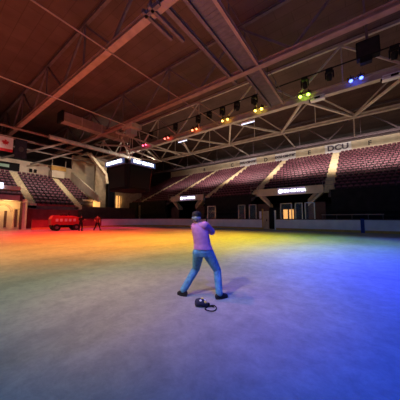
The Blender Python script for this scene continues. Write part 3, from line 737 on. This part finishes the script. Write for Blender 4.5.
def person(P, loc, rz, label, vox, mats, cap=None):
    root = thing('person', loc, label, 'person', rz=rz)
    f, r = frame(P['face']); hf, hr = frame(P['head_face'])
    up = Vector((0,0,1)); V = lambda k: Vector(P[k])
    pel, wai, che, nek, hd = V('pelvis'), V('waist'), V('chest'), V('neck'), V('head')
    pf, pr = frame(P['hip_face'])
    # ---- body
    b = MB()
    b.loft([(pel-up*.06, .135, .10, pr, pf), (pel, .165, .115, pr, pf), (wai, .14, .10, (pr+r).normalized(), (pf+f).normalized()), (wai.lerp(che, .55), .15, .11, r, f), (che, .155, .11, r, f), (che.lerp(nek, .55), .145, .095, r, f), (nek-up*.03, .09, .07, r, f)], 18)
    ax = (hd-nek).normalized()
    b.limb([nek-up*.05, nek, hd-up*.05], [.066, .056, .056])
    # head: skull, jaw, nose, ears
    b.ell(hd+up*.025-hf*.01, .076, .094, .098, 16, 12, Matrix((hr, hf, up)).transposed())
    b.ell(hd-up*.045+hf*.022, .060, .068, .072, 14, 10, Matrix((hr, hf, up)).transposed())
    b.limb([hd+hf*.085+up*.012, hd+hf*.104-up*.02], [.010, .016])
    b.ell(hd+hf*.088-up*.055, .022, .01, .008, 10, 6, Matrix((hr, hf, up)).transposed())
    for sg in (-1, 1): b.ell(hd+hr*sg*.077-hf*.005-up*.005, .011, .02, .031, 8, 8, Matrix((hr, hf, up)).transposed())
    for sd in ('L', 'R'):
        sh, el, wr, tip = V('shoulder'+sd), V('elbow'+sd), V('wrist'+sd), V('tip'+sd)
        b.limb([che.lerp(nek, .6)+(sh-che.lerp(nek, .6))*.4, sh, sh.lerp(el, .5), el, el.lerp(wr, .35), wr], [.07, .062, .052, .042, .041, .028])
        hand(b, wr, tip, P['palm'+sd], 1 if sd == 'L' else -1, P.get('curl', 1.0))
        hp, kn, an, toe = V('hip'+sd), V('knee'+sd), V('ankle'+sd), V('toe'+sd)
        b.limb([hp, hp.lerp(kn, .45), kn, kn.lerp(an, .35), an], [.10, .078, .056, .055, .038])
        b.limb([an, an-up*.05, toe*.8+an*.2+Vector((0,0,-.02))], [.038, .038, .03])
    remesh(b, 'body', vox, mats['skin'], root)
    # ---- eyes
    for sg in (-1, 1):
        e = MB().ell(hd+hf*.084+hr*sg*.031+up*.012, .013, .008, .008, 10, 6, Matrix((hr, hf, up)).transposed()); e.build('eye', M['white'], root)
    # ---- shirt
    b = MB(); g_ = .016
    b.loft([(pel+up*.03, .168+g_, .12+g_, pr, pf), (wai, .152+g_, .112+g_, (pr+r).normalized(), (pf+f).normalized()), (wai.lerp(che, .55), .155+g_, .115+g_, r, f), (che, .160+g_, .115+g_, r, f), (che.lerp(nek, .55), .15+g_, .10+g_, r, f), (nek-up*.03, .08+g_, .07+g_, r, f), (nek-up*.005, .068, .062, r, f)], 20)
    for sd in ('L', 'R'):
        sh, el = V('shoulder'+sd), V('elbow'+sd); sv = P.get('sleeve', .8)
        b.limb([che.lerp(nek, .6)+(sh-che.lerp(nek, .6))*.4, sh, sh.lerp(el, sv*.5), sh.lerp(el, sv)], [.085, .078, .073, .066])
    remesh(b, 'shirt', vox, mats['shirt'], root)
    # ---- trousers
    b = MB()
    b.loft([(pel-up*.10, .14, .11, pr, pf), (pel-up*.02, .178, .13, pr, pf), (pel+up*.06, .168, .122, pr, pf), (pel.lerp(wai, .8), .158, .115, pr, pf)], 18)
    for sd in ('L', 'R'):
        hp, kn, an = V('hip'+sd), V('knee'+sd), V('ankle'+sd)
        b.limb([hp, hp.lerp(kn, .5), kn, kn.lerp(an, .4), an+up*.0], [.113, .094, .074, .070, .066])
    remesh(b, 'jeans', vox, mats['jeans'], root)
    # ---- shoes
    for sd in ('L', 'R'):
        an, toe = V('ankle'+sd), V('toe'+sd); d = Vector((toe.x-an.x, toe.y-an.y, 0)).normalized(); t = Vector((d.y, -d.x, 0))
        base = Vector((an.x, an.y, 0)); ln = (Vector((toe.x, toe.y, 0))-base).length
        b = MB()
        b.loft([(base-d*.075+up*.045, .030, .04, t, up), (base-d*.05+up*.055, .042, .052, t, up), (base+d*.02+up*.055, .046, .054, t, up), (base+d*ln*.55+up*.042, .050, .041, t, up), (base+d*ln*.85+up*.034, .046, .033, t, up), (base+d*ln+up*.028, .026, .024, t, up)], 14)
        b.limb([base+up*.07, an+up*.01], [.046, .042])
        sh = remesh(b, 'shoe', vox, mats['shoe'], root)
        b = MB(); N = 14; pts = []
        for k in range(N):
            a = 2*PI*k/N; pts.append(base+d*(ln-.075+.01)/2+d*math.cos(a)*(ln+.09)/2+t*math.sin(a)*.05)
        so = b.prism([tuple(p) for p in pts], (0, 0, .022)).build('sole', M['rubber'], sh)
    # ---- hair / cap
    b = MB()
    Rm = Matrix((hr, hf, up)).transposed()
    b.ell(hd+up*.034-hf*.02, .086, .098, .098, 18, 14, Rm)
    h = b.mesh('hair_tmp'); bm = bmesh.new(); bm.from_mesh(h)
    cut = [v for v in bm.verts if (v.co-hd).dot(hf) > .055 and (v.co-hd).z < .055 or (v.co-hd).z < -.055]
    bmesh.ops.delete(bm, geom=cut, context='VERTS')
    bm.to_mesh(h); bm.free(); h.materials.append(mats['hair'])
    for p in h.polygons: p.use_smooth = True
    ho = bpy.data.objects.new('hair', h); C.objects.link(ho); ho.parent = root
    sl = ho.modifiers.new('solid', 'SOLIDIFY'); sl.thickness = .012
    if cap:
        b = MB(); b.ell(hd+up*.0-hf*.035, .088, .092, .058, 18, 12, Rm)
        b.build('head_band', cap, root, smooth=True)
        b = MB(); b.ell(hd+up*.062-hf*.006, .094, .108, .078, 18, 10, Rm)
        b.limb([hd+up*.07+hf*.07-hr*.04, hd+up*.06+hf*.15], [.022, .012]); b.limb([hd+up*.07+hf*.07+hr*.04, hd+up*.06+hf*.15], [.022, .012])
        b.build('cap_crown', M['hair'], root, smooth=True)
    return root

P0 = dict(face=(.62, .78), hip_face=(.25, .97), head_face=(.1, 1),
    pelvis=(.06, 0, .83), waist=(.045, .01, .95), chest=(.005, .03, 1.17), neck=(-.03, .06, 1.345), head=(-.065, .085, 1.44),
    shoulderL=(-.105, .17, 1.265), elbowL=(.0, .36, 1.12), wristL=(.10, .42, 1.20), tipL=(.20, .44, 1.27), palmL=(-.2, -1, .3),
    shoulderR=(.095, -.055, 1.30), elbowR=(.245, .10, 1.16), wristR=(.155, .30, 1.245), tipR=(.10, .40, 1.30), palmR=(-.8, -.2, 0),
    hipL=(-.03, .01, .79), kneeL=(-.075, .17, .47), ankleL=(-.305, .06, .11), toeL=(-.42, .14, .03),
    hipR=(.15, 0, .79), kneeR=(.325, .07, .46), ankleR=(.345, -.09, .10), toeR=(.50, .0, .03), sleeve=.85, curl=1.3)
ploc = FWD*4.04+RGT*.0
mats0 = dict(skin=M['skin'], shirt=M['shirt'], jeans=M['jeans'], shoe=M['shoe'], hair=M['hair'])
person(P0, (ploc.x, ploc.y, 0), YAW, 'person in mauve T-shirt and blue jeans, seen from behind, legs wide apart, gripping a rod', .0075, mats0, M['greycap'])
# the rod in the hands
a = FWD*(4.04+.37)+RGT*.135
b_ = MB(); b_.tube([a+Vector((0,0,1.16)), a+Vector((0,0,1.20)), a+Vector((0,0,1.33)), a+Vector((0,0,1.43)), a+Vector((0,0,1.45))], [.014, .016, .016, .019, .015], 10)
tag(b_.build('short_rod', M['black'], smooth=True), 'short upright black rod held in the hands of the person in mauve', 'rod')

PW1 = dict(face=(.3, 1), hip_face=(.3, 1), head_face=(.4, 1),
    pelvis=(0, 0, .92), waist=(0, .0, 1.04), chest=(0, .02, 1.28), neck=(0, .03, 1.48), head=(0, .05, 1.60),
    shoulderL=(-.18, .06, 1.42), elbowL=(-.24, .04, 1.14), wristL=(-.22, .18, .95), tipL=(-.21, .24, .86), palmL=(1, 0, 0),
    shoulderR=(.18, 0, 1.42), elbowR=(.30, .05, 1.18), wristR=(.38, .24, 1.22), tipR=(.42, .33, 1.24), palmR=(0, 0, -1),
    hipL=(-.09, 0, .88), kneeL=(-.14, .06, .48), ankleL=(-.16, -.02, .10), toeL=(-.18, .14, .03),
    hipR=(.09, 0, .88), kneeR=(.13, .05, .48), ankleR=(.15, -.02, .10), toeR=(.20, .14, .03), sleeve=.8, curl=.5)
md = dict(skin=M['skin'], shirt=M['black'], jeans=M['darkcloth'], shoe=M['shoe'], hair=M['hair'])
mr = dict(skin=M['skin'], shirt=M['darkred'], jeans=M['darkcloth'], shoe=M['shoe'], hair=M['hair'])
def at(px, depth): return FWD*depth+RGT*((px-200)/f_px*depth)
q = at(81.5, 23.6); person(PW1, (q.x, q.y, 0), YAW, 'person in dark clothes standing beside the red vehicle by the end boards', .018, md)
PW2 = dict(PW1); PW2.update(kneeL=(-.22, .06, .48), ankleL=(-.36, 0, .10), toeL=(-.46, .08, .03), kneeR=(.2, .06, .48), ankleR=(.36, -.04, .10), toeR=(.46, .06, .03),
    elbowR=(.26, .12, 1.2), wristR=(.12, .28, 1.1), tipR=(.05, .33, 1.08), face=(-.2, -1), hip_face=(-.1, -1), head_face=(-.3, -1), shoulderL=(.18, .06, 1.42), elbowL=(.27, .02, 1.15), wristL=(.30, -.12, .98), tipL=(.3, -.2, .9),
    shoulderR=(-.18, 0, 1.42))
PW2.update(elbowR=(-.27, -.1, 1.18), wristR=(-.14, -.28, 1.08), tipR=(-.06, -.33, 1.06))
for k in ('pelvis', 'waist', 'chest', 'neck', 'head'):
    v = PW2[k]; PW2[k] = (v[0], v[1], v[2]-.06)
q = at(98, 24.2); person(PW2, (q.x, q.y, 0), YAW, 'person in dark red top with legs apart, walking right of the red vehicle', .018, mr)

# ------------------------------------------------------------------ bag on the floor
bl = FWD*3.62+RGT*.02
bag = thing('headset_bag', (bl.x, bl.y, 0), 'small navy bag with yellow and white panels and a looped black cord on the floor', 'bag', rz=YAW)
b_ = MB(); b_.loft([((-.105, 0, .055), .02, .03, (0,1,0), (0,0,1)), ((-.09, 0, .06), .06, .055, (0,1,0), (0,0,1)), ((-.03, .0, .065), .075, .065, (0,1,0), (0,0,1)), ((.03, -.01, .06), .07, .06, (0,1,0), (0,0,1)), ((.085, -.02, .04), .05, .04, (0,1,0), (0,0,1)), ((.105, -.02, .035), .02, .02, (0,1,0), (0,0,1))], 16)
b_.build('bag_body', M['bagdark'], bag, smooth=True)
b_ = MB(); b_.ell((.015, .01, .115), .028, .022, .02, 12, 8); b_.ell((.06, -.035, .078), .03, .03, .026, 12, 8); b_.build('yellow_panel', M['yellow'], bag, smooth=True)
b_ = MB(); b_.ell((-.01, -.045, .107), .022, .018, .018, 12, 8); b_.ell((.055, .015, .09), .022, .02, .018, 12, 8); b_.build('white_panel', M['white'], bag, smooth=True)
b_ = MB(); b_.ell((.12, -.0, .03), .025, .03, .03, 12, 8); b_.build('clip', M['black'], bag, smooth=True)
pts = []
for k in range(36):
    a = 2*PI*k/36; pts.append((.15+.09*math.cos(a), -.12+.10*math.sin(a)+.02*math.cos(a), .010+.008*(1+math.sin(a*2))))
MB().tube(pts, .008, 8, True).build('looped_cord', M['black'], bag, smooth=True)
MB().tube([(.07, -.03, .03), (.12, -.05, .02), (.17, -.045, .02), (.21, -.06, .014)], .009, 8).build('cord_tail', M['black'], bag, smooth=True)

# ------------------------------------------------------------------ red vehicle
va = at(66, 24.4)
V0 = thing('utility_vehicle', (va.x, va.y, 0), 'red utility vehicle with pale stripes parked in front of the end boards', 'vehicle', rz=PI/2-.15)
MB().prism([(-1.45, -.7, .62), (1.45, -.7, .62), (1.5, -.7, 1.0), (1.35, -.7, 1.42), (.5, -.7, 1.62), (-1.3, -.7, 1.66), (-1.5, -.7, 1.3)], (0, 1.4, 0)).build('vehicle_body', M['red'], V0, bevel=.05)
MB().box(-1.4, 1.4, -.62, .62, .34, .66).build('chassis', M['black'], V0)
for x in (-.95, .95):
    for y in (-.72, .72):
        w = MB().tube([(x, y-.13, .36), (x, y+.13, .36)], .36, 18).build('wheel', M['rubber'], V0)
        MB().tube([(x, y-.15, .36), (x, y+.15, .36)], .16, 12).build('wheel_hub', M['steeld'], w)
for x in (-.95, -.55, -.1, .3, .75): MB().box(x-.12, x+.12, -.735, -.70, 1.02, 1.3).build('pale_stripe', M['flagwhite'], V0)
MB().box(-.5, .05, -.45, .45, 1.66, 1.78).build('driver_seat', M['black'], V0, bevel=.03)
MB().tube([(.42, 0, 1.55), (.3, 0, 1.95)], .025, 8).build('steering_column', M['black'], V0)
MB().tube([(.3+.06*math.cos(2*PI*i/16), .18*math.sin(2*PI*i/16), 1.95+.16*math.cos(2*PI*i/16)) for i in range(16)], .018, 6, True).build('steering_wheel', M['black'], V0)

# ------------------------------------------------------------------ lamps
def spot(loc, tgt, col, e, size=70, blend=1.0, soft=.3):
    L = bpy.data.lights.new('spot', 'SPOT'); L.color = col; L.energy = e; L.spot_size = math.radians(size); L.spot_blend = blend; L.shadow_soft_size = soft
    o = bpy.data.objects.new('house_and_added_spot', L); C.objects.link(o); o.location = loc
    o.rotation_euler = (Vector(tgt)-Vector(loc)).to_track_quat('-Z', 'Y').to_euler(); return o
def area(loc, tgt, col, e, sx, sy):
    L = bpy.data.lights.new('area', 'AREA'); L.shape = 'RECTANGLE'; L.size = sx; L.size_y = sy; L.color = col; L.energy = e
    o = bpy.data.objects.new('added_glow', L); C.objects.link(o); o.location = loc
    o.rotation_euler = (Vector(tgt)-Vector(loc)).to_track_quat('-Z', 'Y').to_euler(); return o
def point(loc, col, e, r=.1):
    L = bpy.data.lights.new('point', 'POINT'); L.color = col; L.energy = e; L.shadow_soft_size = r
    o = bpy.data.objects.new('house_lamp', L); C.objects.link(o); o.location = loc; return o

# key from the opposite truss (behind the viewer) and added cool wash on the near floor
# added coloured washes straight down at the inner trusses, no fixtures there
for p, t, c, e, sz in (((-25, 8, 13.6), (-25.5, 8, 0), (1, .02, .02), 19000, 66), ((-19, 8, 13.6), (-19.5, 8.5, 0), (1, .09, .005), 24000, 60),
                       ((-13, 8, 13.6), (-13.5, 6.5, 0), (1, .22, .005), 24000, 68), ((-9, 16, 13.6), (-9.5, 13, 0), (1, .48, .01), 12000, 62),
                       ((-6, 16, 13.6), (-6, 12, 0), (.9, .74, .01), 6500, 58), ((-3, 16, 13.6), (-2.6, 14, 0), (.42, 1, .03), 4200, 56),
                       ((1.8, 8, 13.6), (1.0, 9.5, 0), (.01, .03, 1), 20000, 50)):
    spot(p, t, c, e, sz, 1.0, .3)
# key from the opposite truss; the lamps after it are added colour fill
spot((-4.5, -9, 13.8), (-3.7, 5.2, 0), (1.0, .76, .42), 7800, 27, 1.0, .06)
spot((3.5, -3, 13.8), (.55, 5.0, 0), (.01, .03, 1.0), 17000, 34, 1.0, .3)  # added blue spot colours the floor at right
spot((-12, -4, 13.8), (-8.5, 4.6, 0), (.80, .74, .05), 7000, 56, 1.0, .3)  # added olive wash on the left floor
area((-3, -5, 13.8), (-3, 1, 0), (.04, .33, .90), 1250, 12, 6)  # added bluish area fill over the near floor
spot((-9, 1, 13.5), (-3.5, 3.0, 1.0), (1.0, .32, .55), 3600, 22, 1.0, .3)  # added pink spot tints the shirt
# house light on the stands
for x, e in ((7.5, 1700), (2.4, 1800), (-2.7, 1300), (-7.8, 2000), (-16.5, 2300), (-25, 2000), (-34, 900)):
    spot((x-.9, 42.2, 13.7), (x-.9, 48, 14.9), (1.0, .84, .70), e*.16, 120, 1.0, .2)  # added spots brighten the letter band and banners
    spot((x, 33.6, 13.3), (x, 41.5, 8.6), (1.0, .80, .74), e*1.5, 115, 1.0, .3)
for y, e in ((4, 1500), (13, 2000)):
    spot((-36.4, y, 12.2), (-43.5, y, 6.3), (1.0, .78, .70), e*.9, 120, 1.0, .3)
spot((-33, 20, 11.5), (-45, 21.5, 8), (1, .78, .52), 1600, 70, 1.0, .3)
spot((-31, 27.5, 12.2), (-37, 20, 13.4), (1, .88, .72), 2600, 110, 1.0, .3)  # added spot brightens the pale struts near the scoreboard
# entrance lobby and doorways
point((-31.9, 2.0, 3.2), (1, .60, .22), 150); point((-31.9, 6.4, 3.0), (1, .60, .22), 120)
point((-37.6, 19.2, 3.8), (1, .5, .15), 30); point((-41.2, 26.5, 5.2), (1, .55, .18), 30)
point((-7.4, 28.4, 2.2), (1, .6, .25), 25)
# added mid-air area lights put a faint glow on the roof
area((-22, 4, 7), (-22, 4, 18), (1.0, .26, .15), 1000, 30, 14)
area((-2, 10, 8), (-2, 10, 18), (.8, .36, .55), 330, 18, 14)
area((-14, 27, 9), (-14, 30, 18), (1.0, .72, .5), 700, 34, 5)

w = bpy.data.worlds.new('World'); bpy.context.scene.world = w; w.use_nodes = True
bg = w.node_tree.nodes['Background']; bg.inputs[0].default_value = (.3, .3, .45, 1); bg.inputs[1].default_value = .02

for o in bpy.data.objects:
    if '_o' in o: del o['_o']

# ------------------------------------------------------------------ camera
cam = bpy.data.cameras.new('camera'); co = bpy.data.objects.new('camera', cam); C.objects.link(co)
cam.sensor_width = 36; cam.lens = f_px/400*36; cam.clip_end = 300; cam.clip_start = .05
co.location = (0, 0, EYE); co.rotation_euler = (PI/2+PITCH, 0, YAW)
bpy.context.scene.camera = co
sc_ = bpy.context.scene
sc_.view_settings.view_transform = 'Standard'; sc_.view_settings.look = 'None'; sc_.view_settings.exposure = 0.0
